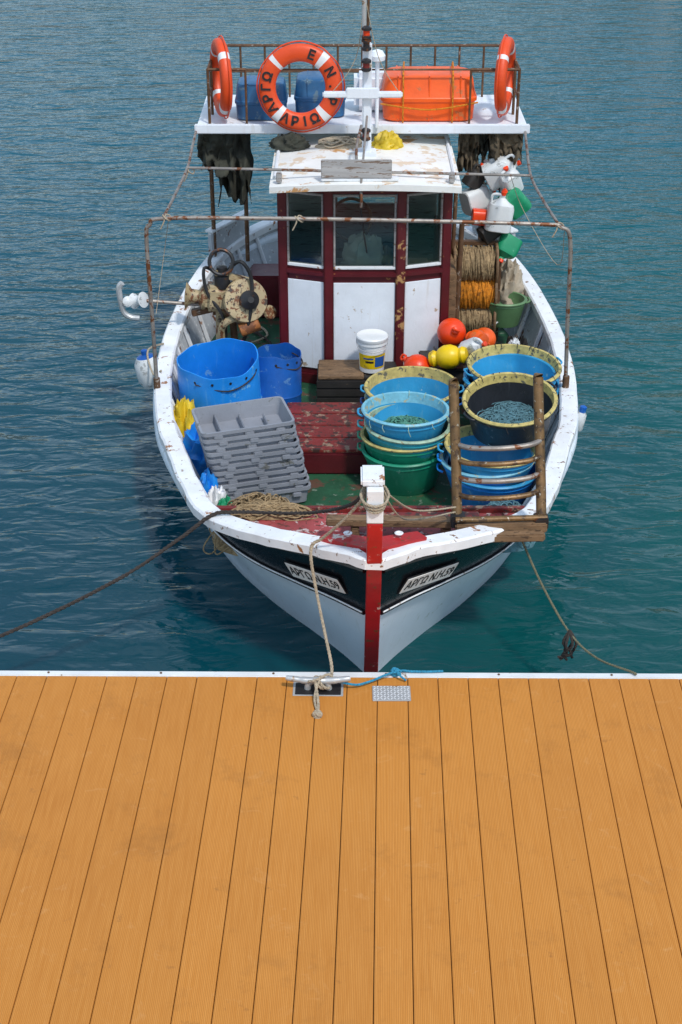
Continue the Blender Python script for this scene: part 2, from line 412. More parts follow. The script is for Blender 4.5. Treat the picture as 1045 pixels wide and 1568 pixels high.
# ------------------------------------------------------------------ CABIN
c=[]
zb,zw0,zw1,zt=.42,1.58,2.28,2.40
FL=[(XC-.75,13.24),(XC-.33,13.10),(XC+.33,13.10),(XC+.75,13.24)]
m_postworn=M('post_worn',(.11,.012,.016),.4,wear=(.45,.25,.1),wt=.56,ws=7)
def fbox(name,A,B,u0,u1,z0,z1,o0,o1,mat,bev=.004):
    A=Vector((*A,0));B=Vector((*B,0)); d=(B-A); L=d.length; d.normalize(); n=Vector((d.y,-d.x,0))
    cpt=A+d*(L*(u0+u1)/2)+n*(o0+o1)/2; cpt.z=(z0+z1)/2
    return box(name,cpt,(L*(u1-u0),abs(o1-o0),z1-z0),mat,rot=(0,0,math.atan2(d.y,d.x)),bev=bev)
names=['port','centre','starboard']
for q in range(3):
    A,B=FL[q],FL[q+1]; nm=names[q]
    c.append(fbox('front_wall_low_'+nm,A,B,0,1,zb,zw0,-.05,0,m_dkred))
    c.append(fbox('front_wall_top_'+nm,A,B,0,1,zw1,zt,-.05,0,m_dkred))
    e=.1 if q!=1 else .07
    c.append(fbox('panel_'+nm,A,B,e,1-e,zb+.16,zw0-.13,0,.012,m_canv))
    fw=.03/ (Vector(B)-Vector(A)).length
    c.append(fbox('win_frame_bottom_'+nm,A,B,e,1-e,zw0,zw0+.025,-.03,.015,m_white,.003))
    c.append(fbox('win_frame_top_'+nm,A,B,e,1-e,zw1-.02,zw1,-.03,.015,m_woodg,.003))
    c.append(fbox('win_frame_l_'+nm,A,B,e,e+fw*.6,zw0+.025,zw1-.02,-.03,.013,m_woodg,.003))
    c.append(fbox('win_frame_r_'+nm,A,B,1-e-fw*.6,1-e,zw0+.025,zw1-.02,-.03,.013,m_woodg,.003))
    c.append(fbox('glass_'+nm,A,B,e,1-e,zw0+.01,zw1-.01,-.014,-.010,m_glass,0))
    c.append(fbox('sill_'+nm,A,B,.0,1,zw0-.07,zw0-.03,0,.03,m_dkred,.004))
    c.append(fbox('plinth_'+nm,A,B,.0,1,zb,zb+.10,0,.02,m_dkred,.004))
for k,(x,y) in enumerate(FL):
    c.append(box('post_%d'%k,(x,y-.005,(zb+zt)/2),(.085,.075,zt-zb),m_dkred if k!=2 else m_postworn,bev=.012))
for sx in (-1,1):
    x=XC+sx*.75
    c.append(box('side_wall_low_%d'%sx,(x,13.98,(zb+zw0)/2),(.05,1.44,zw0-zb),m_dkred))
    c.append(box('side_panel_%d'%sx,(x+sx*.03,13.95,(zb+zw0)/2),(.012,1.2,.8),m_canv))
    c.append(box('side_top_%d'%sx,(x,13.98,(zw1+zt)/2),(.05,1.44,zt-zw1),m_dkred))
    c.append(box('side_mid_post_%d'%sx,(x,14.0,(zw0+zw1)/2),(.05,.1,zw1-zw0),m_dkred))
    c.append(box('side_glass_%d'%sx,(x,13.95,(zw0+zw1)/2),(.006,1.3,zw1-zw0),m_glass,bev=0))
c.append(box('back_wall_low',(XC,14.70,(zb+1.7)/2),(1.5,.05,1.7-zb),m_woodg))
c.append(box('back_wall_left',(XC-.5,14.70,2.05),(.5,.05,.7),m_woodg)); c.append(box('back_wall_right',(XC+.55,14.70,2.05),(.4,.05,.7),m_woodg))
c.append(box('dashboard',(XC,13.38,1.5),(1.2,.35,.06),m_woodg))
c.append(bundle('chart_bundle',(XC+.0,13.27,1.53),.24,.13,.36,m_bucket,3))
c.append(bundle('papers',(XC+.20,13.27,1.53),.13,.10,.22,m_sack,8))
c.append(sweep('steering_wheel',[(XC-.12+.19*math.cos(a),13.72+.03*math.sin(a),1.85+.19*math.sin(a)) for a in [k*.7854 for k in range(8)]],.015,m_wood,8,5,True))
c.append(sweep('wiper',[(XC-.05,13.06,2.3),(XC-.02,13.05,2.0),(XC+.02,13.05,1.75)],.006,m_dark))
def roof():
    V=[];F=[];nx=16;ny=10
    for lay in (0,1):
        for j in range(ny+1):
            for i in range(nx+1):
                u=i/nx*2-1; v=j/ny
                y0=12.90-.09*(1-u*u)*1.0; y=y0+(14.8-y0)*v
                hw=.845-.01*v
                V.append(Vector((XC+u*hw,y,2.405+.05*(1-u*u)-lay*.055+(.012*math.sin(v*3)))))
    n=(nx+1)*(ny+1)
    for lay in (0,1):
        for j in range(ny):
            for i in range(nx):
                a=lay*n+j*(nx+1)+i; F.append((a,a+1,a+nx+2,a+nx+1))
    edge=[i for i in range(nx+1)]+[ (j*(nx+1)+nx) for j in range(1,ny+1)]+[ny*(nx+1)+i for i in range(nx-1,-1,-1)]+[j*(nx+1) for j in range(ny-1,0,-1)]
    for k in range(len(edge)):
        a,b=edge[k],edge[(k+1)%len(edge)]; F.append((a,b,b+n,a+n))
    return mk('cabin_roof',V,F,m_roof)
c.append(roof())
c.append(box('roof_sign_board',(XC-.08,12.93,2.56),(.62,.035,.16),m_woodg,rot=(R(-12),0,0),bev=.006))
c.append(box('roof_sign_base',(XC-.05,12.94,2.47),(.68,.08,.03),m_white))
for sx in (-1,1):
    c.append(box('roof_lug_%d'%sx,(XC+sx*.76,12.98,2.47),(.05,.06,.09),m_woodg))
    c.append(box('roof_edge_%d'%sx,(XC+sx*.80,13.9,2.435),(.03,1.6,.03),m_white))
P+=c
# ------------------------------------------------------------------ CANOPY
ZC=2.60
P.append(box('canopy_deck',(XC-.015,14.75,ZC),(3.12,1.2,.05),m_canv,bev=.012))
P.append(box('canopy_front_lip',(XC-.015,14.135,ZC-.005),(3.16,.03,.09),m_canv,bev=.008))
for x,y in ((-1.32,15.05),(-.98,15.1),(1.74,15.05),(1.45,15.1)):
    P.append(cyl('canopy_post',(x,y,.95),(x,y,ZC-.02),.022,m_rustpipe,10))
ZR=3.13
X0,X1,Y0,Y1=-1.24,1.66,14.2,15.25
def bar(a,b,r=.014,m=m_rustpipe): P.append(cyl('canopy_rail',a,b,r,m,8))
for z in (ZR,2.88):
    bar((X0,Y1,z),(X1,Y1,z)); bar((X0,Y0,z),(X0,Y1,z)); bar((X1,Y0,z),(X1,Y1,z))
bar((X0,Y0,ZR),(X0+.35,Y0,ZR)); bar((X1-.45,Y0,ZR),(X1,Y0,ZR)); bar((X0,Y0+.02,ZR-.005),(X1,Y0+.02,ZR-.005),.009)
for i in range(13):
    x=X0+(X1-X0)*i/12; bar((x,Y1,ZC+.02),(x,Y1,ZR),.011)
for x in (X0,X1):
    for y in (Y0,14.55,14.9): bar((x,y,ZC+.02),(x,y,ZR))
bar((X0+.35,Y0,ZC+.02),(X0+.35,Y0,ZR),.011); bar((X1-.45,Y0,ZC+.02),(X1-.45,Y0,ZR),.011)
mx=XC+.02
P.append(box('mast',(mx,13.72,2.95),(.085,.085,1.05),m_canv,bev=.012))
P.append(box('mast_foot',(mx,13.72,2.48),(.18,.18,.05),m_canv))
P.append(box('mast_cross',(mx-.04,13.66,3.03),(.72,.05,.055),m_canv,bev=.012))
P.append(box('mast_cross_plate',(mx-.04,13.645,3.045),(.30,.03,.10),m_canv,bev=.01))
P.append(cyl('mast_top',(mx-.03,13.72,3.45),(mx-.03,13.72,3.95),.022,m_alu,10))
P.append(cyl('whip_antenna',(mx-.0,13.72,3.4),(mx+.03,13.75,5.2),.012,m_rustpipe,8))
P.append(cyl('mast_stay',(mx,13.6,2.85),(mx-.06,12.85,2.45),.010,m_galv,8))
P.append(sweep('mast_brace',[(mx-.05,13.65,2.75),(mx-.10,13.2,2.62),(mx-.06,12.85,2.38),(mx-.06,12.82,2.25)],.013,m_galv))
for z,mm in ((3.30,m_red),(3.48,m_dark),(2.68,m_red),(3.58,m_redo)):
    P.append(lathe('nav_lamp',[(.03,0),(.045,.01),(.045,.03),(.03,.035),(.03,.075),(.045,.08),(.045,.10),(.02,.115)],[m_dark,mm],20,[0,0,0,1,0,0,0],c=(mx-.01,13.63,z-.06)))
P.append(sweep('mast_flag_line',[(mx-.33,13.66,3.03),(mx-.1,13.7,3.35),(mx-.03,13.72,3.9)],.004,m_ropet))
P.append(sweep('mast_flag_line_b',[(mx+.3,13.66,3.03),(mx+.1,13.7,3.35),(mx-.03,13.72,3.9)],.004,m_ropet))
P.append(box('radar_box',(mx+.06,14.75,2.82),(.34,.3,.36),m_canv,bev=.05,seg=4))
P.append(lathe('gps_dome',[(.02,0),(.02,.12),(.07,.14),(.075,.18),(.05,.22),(.01,.235)],m_canv,20,c=(mx+.1,14.1,3.1)))
P.append(cyl('gps_stand',(mx+.1,14.1,2.62),(mx+.1,14.1,3.12),.018,m_canv))
P.append(sweep('front_arch',[(-1.605,12.0,.88),(-1.61,12.0,1.6),(-1.615,12.0,2.24),(-1.58,12.0,2.36),(-1.46,12.0,2.415),(-.6,12.0,2.415),(.6,12.0,2.395),(1.65,12.0,2.365),(1.82,12.0,2.34),(1.905,12.0,2.22),(1.93,12.0,1.6),(1.96,12.0,.88)],.018,m_galv,10))
P.append(sweep('middle_bar',[(-1.36,13.07,2.53),(.2,13.05,2.50),(1.68,13.07,2.46)],.013,m_galv))
P.append(sweep('side_pipe_port',[(-1.37,14.15,2.57),(-1.36,13.6,2.56),(-1.36,13.07,2.52),(-1.42,12.5,2.45),(-1.46,12.0,2.43)],.013,m_galv))
P.append(sweep('side_pipe_starboard',[(1.74,14.15,2.57),(1.70,13.6,2.54),(1.68,13.07,2.46),(1.72,12.5,2.42),(1.80,12.0,2.36)],.013,m_galv))
P.append(cyl('arch_foot_port',(-1.605,12,.86),(-1.605,12,.98),.03,m_rustpipe)); P.append(cyl('arch_foot_starboard',(1.96,12,.86),(1.96,12,1.0),.03,m_rustpipe))
for x,z in ((-1.44,2.42),(1.8,2.35),(-.35,2.41),(-1.34,2.5)):
    y=12 if z<2.45 else 13.07
    P.append(sweep('lashing',[(x-.03,y,z+.025),(x,y-.025,z),(x+.03,y,z-.025),(x+.04,y+.02,z),(x,y,z+.028),(x-.02,y-.02,z-.03),(x-.05,y-.02,z-.09)],.006,m_ropet))
P.append(sweep('thin_line_port',[(-1.42,12,2.42),(-1.52,12.4,2.0),(-1.6,12.2,1.5)],.003,m_ropet))
P.append(sweep('thin_line_starboard',[(1.5,13.07,2.46),(1.65,13.2,2.1),(1.9,12.6,1.8),(1.85,12,2.3)],.003,m_ropet))
for sx in (-1,1):
    P.append(box('stern_board_%d'%sx,(XC+sx*1.40,15.35,1.13),(.06,.75,.32),m_inner,rot=(0,0,R(28)*sx),bev=.01))
    P.append(box('stern_board_cap_%d'%sx,(XC+sx*1.40,15.35,1.30),(.10,.78,.03),m_white,rot=(0,0,R(28)*sx),bev=.008))
P.append(box('side_locker',(1.03,13.75,.95),(.1,.9,1.0),m_wood,bev=.01))
P.append(cyl('rusty_upright',(1.09,13.45,.42),(1.12,13.45,1.9),.025,m_rustpipe)); 
P.append(cyl('rusty_upright_b',(1.06,13.9,.42),(1.09,13.9,2.1),.02,m_rustpipe))
P.append(rope('deck_hose',[(-.75,12.9,.45),(-.9,13.4,.45),(-.7,14.0,.45),(-1.0,14.6,.45),(-.8,15.0,.46)],.016,m_roped))
P.append(rope('deck_hose_b',[(-.65,13.2,.45),(-1.1,13.8,.45),(-.75,14.3,.45),(-1.15,14.9,.46)],.013,m_ropet))
P.append(box('stern_locker',(-.72,15.0,.66),(.45,.40,.46),m_dkred,bev=.015))
boat=group('fishing_boat',P,(XC,12.2,0))

# ------------------------------------------------------------------ LIFE RINGS
def ring(loc,rot,letters=True,Rm=.31,hw=.08,ht=.055):
    V=[];F=[];fm=[];n=96;m=16
    for i in range(n):
        a=2*math.pi*i/n
        for k in range(m):
            b=2*math.pi*k/m; cb,sb=math.cos(b),math.sin(b)
            rr=Rm+hw*math.copysign(abs(cb)**.8,cb); yy=ht*math.copysign(abs(sb)**.8,sb)
            V.append((rr*math.sin(a),yy,rr*math.cos(a)))
    for i in range(n):
        d=math.degrees(2*math.pi*(i+.5)/n)
        band=any(abs((d-q+180)%360-180)<4.5 for q in (40,137,220,315))
        for k in range(m):
            i2=(i+1)%n;k2=(k+1)%m; F.append((i*m+k,i2*m+k,i2*m+k2,i*m+k2)); fm.append(1 if band else 0)
    parts=[mk('ring_body',V,F,[m_orange,m_bandw],fm,ang=80)]
    pts=[]
    for q in range(4):
        for t,rr in ((0,Rm+hw+.006),(20,Rm+hw+.014),(45,Rm+hw+.018),(70,Rm+hw+.014)):
            a=R(42+q*91+t); pts.append((rr*math.sin(a),.02,rr*math.cos(a)))
    parts.append(sweep('grab_rope',pts,.007,m_orange,6,4,True))
    if letters:
        def put(s,a0,step,flip):
            for k,ch in enumerate(s):
                a=a0+step*k
                t=text('letter',ch,.118,m_ink,.004,.004)
                t.rotation_euler=(R(90),R(a+(180 if flip else 0)),0)
                t.location=(Rm*math.sin(R(a)),-ht-.002,Rm*math.cos(R(a))); parts.append(t)
        put('ΑΡΙΩ',207,-18,True); put('Ν.Ρ',62,24,False) ; put('Ε',20,14,False); put('ΑΡΓΩ',234,18,False)
    e=group('life_ring',parts,(0,0,0)); e.location=loc; e.rotation_euler=rot; return e
ring((-.375,14.06,3.0),(R(-6),0,R(-4)))
ring((-1.13,14.36,3.02),(0,R(4),R(-76)),False,.29,.07)
ring((1.545,14.36,3.03),(0,R(-3),R(76)),False,.29,.07)

# ------------------------------------------------------------------ canopy cargo
def rbox(name,c_,s,mat,ribs=3,rot=0,lash=True):
    parts=[]
    rings=[]; 
    for z,f in ((0,.9),(.03,.97),(.42,1),(.45,1.04),(.52,1.04),(.55,1.0),(.9,.95),(.97,.9),(1,.8)):
        rings.append([Vector((v.x,v.y,z*s[2])) for v in rrect(s[0]/2*f,s[1]/2*f,0,min(s[0],s[1])*.22,6)])
    b=loft('shell',rings,mat); parts.append(b)
    for k in range(ribs):
        x=(k+.5)/ribs*s[0]-s[0]/2
        parts.append(box('rib_%d'%k,(x,0,s[2]*.5),(.05,s[1]*1.0,s[2]*1.01),mat,bev=.02,seg=3))
    if lash:
        for x in (-s[0]*.28,s[0]*.25):
            h=s[1]/2+.02
            parts.append(sweep('strap',[(x,-h-.01,.0),(x,-h-.01,s[2]*.6),(x,-h*.8,s[2]+.02),(x+.02,h*.8,s[2]+.02),(x,h,0)],.008,m_twineo,6))
        parts.append(sweep('strap_long',[(-s[0]/2-.02,-s[1]/2-.02,s[2]*.42),(0,-s[1]/2-.045,s[2]*.30),(s[0]/2+.02,-s[1]/2-.02,s[2]*.45)],.008,m_twineo,6))
    e=group(name,parts,(0,0,0)); e.location=c_; e.rotation_euler=(0,0,rot); return e
rbox('orange_life_raft_case',(.83,14.50,ZC+.03),(.88,.5,.42),m_orange2,3)
rbox('blue_plastic_canister',(-.76,14.50,ZC+.03),(.48,.42,.34),m_bluebox,2,lash=False)
rbox('blue_plastic_canister',(-.20,14.60,ZC+.03),(.48,.42,.36),m_bluebox,2,lash=False)
group('rope_coil',[tangle('coil',(0,14.02,2.45),.28,.12,.10,m_ropet,14,.010,4)],(0,14.0,2.5))
group('yellow_oilskin_bundle',[bundle('bundle',(.43,14.0,2.45),.16,.12,.17,m_cloty,5)],(.43,14.0,2.46))
group('dark_cloth_bundle',[bundle('bundle',(-.48,14.02,2.45),.2,.12,.14,m_cloth,6)],(-.5,14,2.45))

for nm,cc,w,h,mt,sd in (('hanging_cloth',(-1.18,14.25,2.58),.36,.46,m_cloth,1),('hanging_cloth',(-1.03,14.3,2.56),.32,.74,m_cloth,7),
                        ('hanging_cloth',(1.22,14.25,2.56),.20,.42,m_clothb,4),('hanging_cloth',(1.57,14.2,2.57),.32,.34,m_clothb,12),('hanging_cloth',(1.38,14.3,2.57),.2,.3,m_cloth,17)):
    o=group(nm,[cloth('drape',cc,w,h,.28,mt,sd)],cc)

# ------------------------------------------------------------------ TUBS
def tub(name,x,y,z0,Rr,h,body,rim,inside=None,rot=(0,0,0),n=1,pitch=.09,bodies=None,contents=None,taper=.76,ch=.45,cord=True):
    parts=[]
    for k in range(n):
        bd=bodies[k] if bodies else body
        z=k*pitch; r0=Rr*taper; wob=random.uniform(-.02,.02)
        prof=[(r0*.96,0),(r0,.012),(Rr*.955,h*.80),(Rr*.965,h*.82),(Rr*.985,h*.83),(Rr*.975,h-.025),(Rr+.010,h-.02),(Rr+.015,h-.008),(Rr+.006,h+.003),(Rr-.015,h),(Rr*.93,h*.75),(r0*.95,.03),(r0*.9,.02)]
        segm=[0,0,0,0,0,0,1,1,1,1,0,0]
        jz=random.uniform(-.010,.010); tx=random.uniform(-.045,.045); ty=random.uniform(-.045,.045)
        t=lathe('tub_%d'%k,prof,[bd,rim if not isinstance(rim,list) else rim[k]],56,segm,c=(random.uniform(-.014,.014),random.uniform(-.014,.014),z+jz),rot=(tx,ty,random.random()*6),wob=wob)
        parts.append(t)
        for s in (-1,1):
            hd=sweep('handle_%d_%d'%(k,s),[(s*(Rr+.005),-.07,z+h-.03),(s*(Rr+.04),-.05,z+h-.02),(s*(Rr+.045),0,z+h-.02),(s*(Rr+.04),.05,z+h-.02),(s*(Rr+.005),.07,z+h-.03)],.009,bd,6,4)
            parts.append(hd)
    if cord:
        V=[];F=[]; zz=(n-1)*pitch+h
        rn=22 if cord is True else cord
        for q in range(rn):
            a=q*2*math.pi/rn+random.uniform(-.12,.12); ca,sa=math.cos(a),math.sin(a); dp=random.uniform(.02,.08)
            pts=[Vector((ca*(Rr-.03),sa*(Rr-.03),zz-.03)),Vector((ca*Rr,sa*Rr,zz+.008)),Vector((ca*(Rr+.02),sa*(Rr+.02),zz-.02)),Vector((math.cos(a+.05)*(Rr+.018),math.sin(a+.05)*(Rr+.018),zz-dp))]
            v,f=sweep_data(catmull(pts,3),.003,4); o=len(V);V+=v;F+=[tuple(x_+o for x_ in ff) for ff in f]
        parts.append(mk('rim_cord',V,F,m_roped if rim is m_rimy or isinstance(rim,list) and rim[-1] is m_rimy else m_rimp))
    if contents:
        zz=(n-1)*pitch
        parts.append(tangle('net_contents',(0,0,zz+.04),Rr*.84,Rr*.84,h*ch,contents,90,.005,n+3))
    e=group(name,parts,(0,0,0)); e.location=(x,y,z0); e.rotation_euler=rot; return e
tub('fishing_line_tub_stack',.535,11.14,.43,.35,.34,m_tubblue,[m_tubgrn,m_rimy,m_rimp,m_rimb],n=4,pitch=.105,bodies=[m_tubgrn,m_tubgrn,m_tubteal,m_tubblue],contents=m_net,cord=12,ch=.62)
tub('fishing_line_tub_stack',.62,11.97,.44,.40,.36,m_tubblue,[m_rimp,m_rimy],n=2,pitch=.12,bodies=[m_bluedk,m_tubblue],cord=False)
tub('fishing_line_tub_stack',1.50,12.16,.45,.40,.34,m_blue,[m_rimp,m_tubblue,m_tubblue,m_rimy],n=4,pitch=.09,bodies=[m_tubblue,m_bluedk,m_tubblue,m_tubblue],rot=(R(3),0,.3))
tub('fishing_line_tub_stack',1.20,10.80,.43,.375,.32,m_blue,[m_tubblue,m_rimb,m_rimy],n=3,pitch=.09,bodies=[m_blue,m_blue,m_tubblue],cord=False)
tub('black_fishing_tub',1.38,11.10,.93,.37,.30,m_tubblk,m_rimy,rot=(R(8),R(-7),.5),contents=m_netb,taper=.84,ch=.25)
tub('green_basin',1.60,13.95,.72,.21,.26,m_basin,m_basin,contents=m_jw,cord=False)

def drum(x,y,z0,r,h,mat,rot):
    prof=[(r*.9,0),(r,.03),(r,h*.33),(r*1.03,h*.36),(r,h*.39),(r,h*.97),(r*.99,h),(r*.965,h),(r*.96,h*.9),(r*.95,.04)]
    o=lathe('drum_shell',prof,mat,56,wob=.03,cap1=True)
    me=o.data
    for v in me.vertices:
        if v.co.z>h*.85:
            a=math.atan2(v.co.y,v.co.x); v.co.z+=.02*math.sin(2*a+1)+.008*math.sin(7*a)
    parts=[o,sweep('cord',[(r*1.0,0,h*.9),(r*.7,-r*.75,h*.86),(0,-r*1.03,h*.80),(-r*.75,-r*.7,h*.88)],.006,m_roped)]
    for k in range(5):
        a=-2.4+k*.45; parts.append(lathe('hole_%d'%k,[(.012,0),(.012,.004),(.005,.005)],m_ink,10,c=(r*1.0*math.cos(a),r*1.0*math.sin(a),h*.9),rot=(R(90),0,a+R(90))))
    e=group('blue_plastic_drum',parts,(0,0,0)); e.location=(x,y,z0); e.rotation_euler=rot
drum(-1.07,12.25,.44,.355,.66,m_blue,(R(6),R(-3),.3))
drum(-.60,12.45,.43,.24,.58,m_bluedk,(R(-4),R(6),.9))
group('yellow_oilskin',[bundle('heap',(-1.34,11.72,.43),.17,.3,.50,m_cloty,21)],(-1.36,11.75,.9))
group('blue_tarpaulin',[bundle('heap',(-1.17,11.40,.44),.22,.24,.42,m_blue,8)],(-1.17,11.35,.6))
group('striped_cloth',[bundle('white_part',(-.98,10.45,.44),.12,.18,.30,m_bandw,31),bundle('blue_part',(-1.05,10.60,.44),.12,.16,.38,m_blue,33),bundle('green_part',(-.90,10.30,.44),.10,.10,.30,m_jg,35)],(-1.0,10.4,.6))

def crates():
    parts=[]
    for k in range(11):
        hx,hy=.365,.24; h=.15
        rg=[rrect(hx*.93,hy*.92,0,.04),rrect(hx*.985,hy*.98,h-.03,.045),rrect(hx*1.035,hy*1.05,h-.028,.05),rrect(hx*1.035,hy*1.05,h,.05),rrect(hx*.985,hy*.98,h,.045),rrect(hx*.90,hy*.89,.012,.035)]
        o=loft('crate_%d'%k,rg,m_grey)
        z=.43+k*.058; yaw=R(14)+random.uniform(-.02,.02)
        o.location=(-.66-.012*k+random.uniform(-.008,.008),10.88-.001*k+random.uniform(-.008,.008),z); o.rotation_euler=(0,R(-2),yaw)
        parts.append(o)
        for sx in (-.5,0,.5):
            q=box('lug_%d_%d'%(k,int(sx*2)),(0,0,0),(.075,.018,.045),m_grey,bev=.008)
            q.location=Matrix.Translation(o.location)@Matrix.Rotation(yaw,4,'Z')@Vector((sx*.5+ .03*(k%2),-hy*1.03,h-.05))
            q.rotation_euler=(0,0,yaw); parts.append(q)
    for k in range(3):
        s=(k-1)*.2
        parts.append(box('inner_rib_%d'%k,(-.785+s,10.87,1.05),(.012,.40,.08),m_grey,rot=(0,0,R(14))))
    group('stacked_fish_crates',parts,(-.75,11.0,.43))
crates()
group('fishing_net_pile',[tangle('net',(-.62,10.10,.43),.42,.26,.42,m_twine,130,.006,11),tangle('net_spill',(-.52,9.70,.905),.34,.10,.09,m_twine,60,.006,14)],(-.55,10.2,.43))
group('fishing_net_pile',[tangle('net',(1.25,10.12,.43),.30,.2,.36,m_netb,70,.006,12)],(1.25,10.1,.43))

P=[box('body',(.15,12.83,.555),(.74,.40,.25),m_boxdk,bev=.008),box('lid_a',(.0,12.83,.70),(.42,.40,.03),m_wood,bev=.006),box('lid_b',(.36,12.83,.692),(.30,.38,.02),m_boxdk,bev=.006)]
for k in range(3): P.append(box('slat_%d'%k,(.15,12.625,.47+.085*k),(.75,.015,.07),m_boxdk,bev=.004))
group('wooden_fish_box',P,(.15,12.83,.43))
P=[lathe('pail',[(.105,0),(.112,.008),(.132,.27),(.142,.275),(.142,.30),(.146,.305),(.148,.335),(.14,.345),(.02,.348)],m_bucket,48)]
def wrap(nm,z0,z1,a0,a1,off,mt):
    V=[];F=[]
    for z in (z0,z1):
        rr=.112+(.132-.112)*(z-.008)/.262+off
        for k in range(13):
            a=R(a0+(a1-a0)*k/12); V.append((rr*math.cos(a),rr*math.sin(a),z))
    for k in range(12): F.append((k,k+1,k+14,k+13))
    return mk(nm,V,F,mt)
P+= [wrap('label',.05,.19,-160,-22,.0015,m_yel),wrap('label_print',.07,.17,-78,-30,.003,m_lab),wrap('label_text',.11,.13,-120,-84,.003,m_ink),wrap('label_text_b',.145,.16,-130,-84,.003,m_lab)]
P.append(sweep('handle',[(-.145,0,.30),(-.12,-.11,.25),(0,-.165,.235),(.12,-.11,.25),(.145,0,.30)],.004,m_alu))
e=group('white_plastic_bucket',P,(0,0,0)); e.location=(.285,12.80,.715)

def buoy(name,x,y,z,r,mat,rot=(0,0,0)):
    prof=[]
    for k in range(15):
        a=math.pi*(k/15)-math.pi/2+.05; prof.append((r*math.cos(a),r*math.sin(a)))
    prof+= [(r*.3,r*.98),(r*.22,r*1.08),(r*.22,r*1.2),(r*.12,r*1.24)]
    P=[lathe('float',prof,mat,36),sweep('eye',[(-r*.2,0,r*1.15),(-r*.15,0,r*1.4),(r*.15,0,r*1.4),(r*.2,0,r*1.15)],.012,mat)]
    e=group(name,P,(0,0,0)); e.location=(x,y,z); e.rotation_euler=rot
buoy('orange_buoy',1.03,13.05,.98,.135,m_redo,(R(60),R(20),0))
buoy('orange_buoy',.70,12.72,.76,.13,m_redo,(R(-30),R(-60),0))
buoy('orange_buoy',1.33,12.98,.94,.11,m_orange2,(R(80),R(40),0))
def dogfloat(name,x,y,z,mat,rot,s=1.):
    pr=[(.02,-.17),(.06,-.165),(.075,-.13),(.06,-.10),(.085,-.075),(.105,-.03),(.105,.03),(.085,.075),(.06,.10),(.075,.13),(.06,.165),(.02,.17)]
    e=group(name,[lathe('float',[(a*s,b*s) for a,b in pr],mat,30)],(0,0,0)); e.location=(x,y,z); e.rotation_euler=rot
dogfloat('yellow_float',.98,12.66,.90,m_yel,(R(15),R(75),0),1.05)
dogfloat('orange_float',1.25,12.85,1.0,m_orange2,(R(60),R(60),0),.8)
def jerry(name,x,y,z,mat,rot,s=(.2,.13,.26)):
    rg=[]
    for zz,f in ((0,.9),(.03,1),(.7,1),(.82,.9),(.92,.45),(1.0,.2),(1.0,.18),(1.1,.18)):
        rg.append([Vector((v.x,v.y,zz*s[2])) for v in rrect(s[0]/2*f,s[1]/2*f,0,min(s[:2])*f*.3,6)])
    P=[loft('can',rg,mat),lathe('cap',[(.024,0),(.026,.03),(.015,.035)],m_redo if mat!=m_redo else m_ink,16,c=(0,0,s[2]*1.08)),
       sweep('grip',[(-s[0]*.4,0,s[2]*.8),(-s[0]*.4,0,s[2]*1.05),(-s[0]*.1,0,s[2]*1.08),(-s[0]*.1,0,s[2]*.95)],.014,mat)]
    e=group(name,P,(0,0,0)); e.location=(x,y,z); e.rotation_euler=rot
jerry('white_jug',1.14,12.78,.90,m_jw,(R(35),R(50),0),(.18,.14,.22))
for x,y,z,mt,ro,s in ((1.40,14.2,2.10,m_jw,(R(20),R(60),.3),(.26,.2,.30)),(1.20,14.15,1.86,m_jw,(R(-30),R(75),0),(.24,.18,.30)),
    (1.26,14.02,1.78,m_redo,(R(10),R(95),.2),(.15,.13,.22)),(1.50,13.98,1.66,m_jw,(0,R(8),0),(.25,.19,.32)),(1.74,14.1,1.82,m_jg,(R(20),R(-40),0),(.23,.17,.26)),
    (1.66,14.05,1.56,m_jg,(R(150),R(30),0),(.22,.17,.22)),(1.66,14.2,1.98,m_jw,(R(10),R(-30),.6),(.2,.17,.26)),(1.50,14.3,2.26,m_jw,(R(160),R(10),.6),(.24,.18,.24)),(1.36,14.0,1.58,m_boxdk,(R(10),R(60),.6),(.18,.14,.22)),(1.24,14.2,2.02,m_boxdk,(R(10),R(30),.6),(.18,.14,.2))):
    jerry('jerry_can',x,y,z,mt,ro,s)
group('can_hanging_line',[sweep('line',[(1.45,14.2,2.57),(1.5,14.15,2.2),(1.55,14.1,1.8),(1.6,14.1,1.6)],.008,m_roped),sweep('line_b',[(1.74,15.05,2.4),(1.65,14.6,2.2),(1.5,14.15,2.1)],.006,m_ropet)],(1.5,14.2,2.3))
group('dark_fish_box',[box('body',(1.08,12.88,.60),(.66,.40,.34),m_boxdk,bev=.02),box('rim',(1.08,12.88,.765),(.70,.44,.03),m_boxdk,bev=.01)],(1.08,12.88,.43))

P=[]
for z,mt,r in ((1.33,m_twine,.16),(1.05,m_twineo,.165),(.78,m_twine,.15)):
    P.append(lathe('wound_twine',[(r*.8,-.19),(r,-.17),(r*1.05,-.08),(r,0),(r*1.06,.1),(r,.17),(r*.8,.19)],mt,28,c=(1.30,13.95,z),rot=(0,R(90),0)))
    for s in (-1,1):
        P.append(lathe('flange',[(.205,-.012),(.21,0),(.205,.012)],m_wood,28,c=(1.30+s*.205,13.95,z),rot=(0,R(90),0)))
    V=[];F=[]
    for q in range(22):
        a0=random.random()*6; xx=1.30-.17+.34*q/21
        pts=[Vector((xx+.025*math.sin(a0+k),13.95+(r*random.uniform(1.02,1.12))*math.cos(k*.7854),z+(r*random.uniform(1.02,1.12))*math.sin(k*.7854))) for k in range(8)]
        v,f=sweep_data(catmull(pts,3,True),.009,5,True); o=len(V);V+=v;F+=[tuple(x+o for x in ff) for ff in f]
    P.append(mk('twine_turns',V,F,mt))
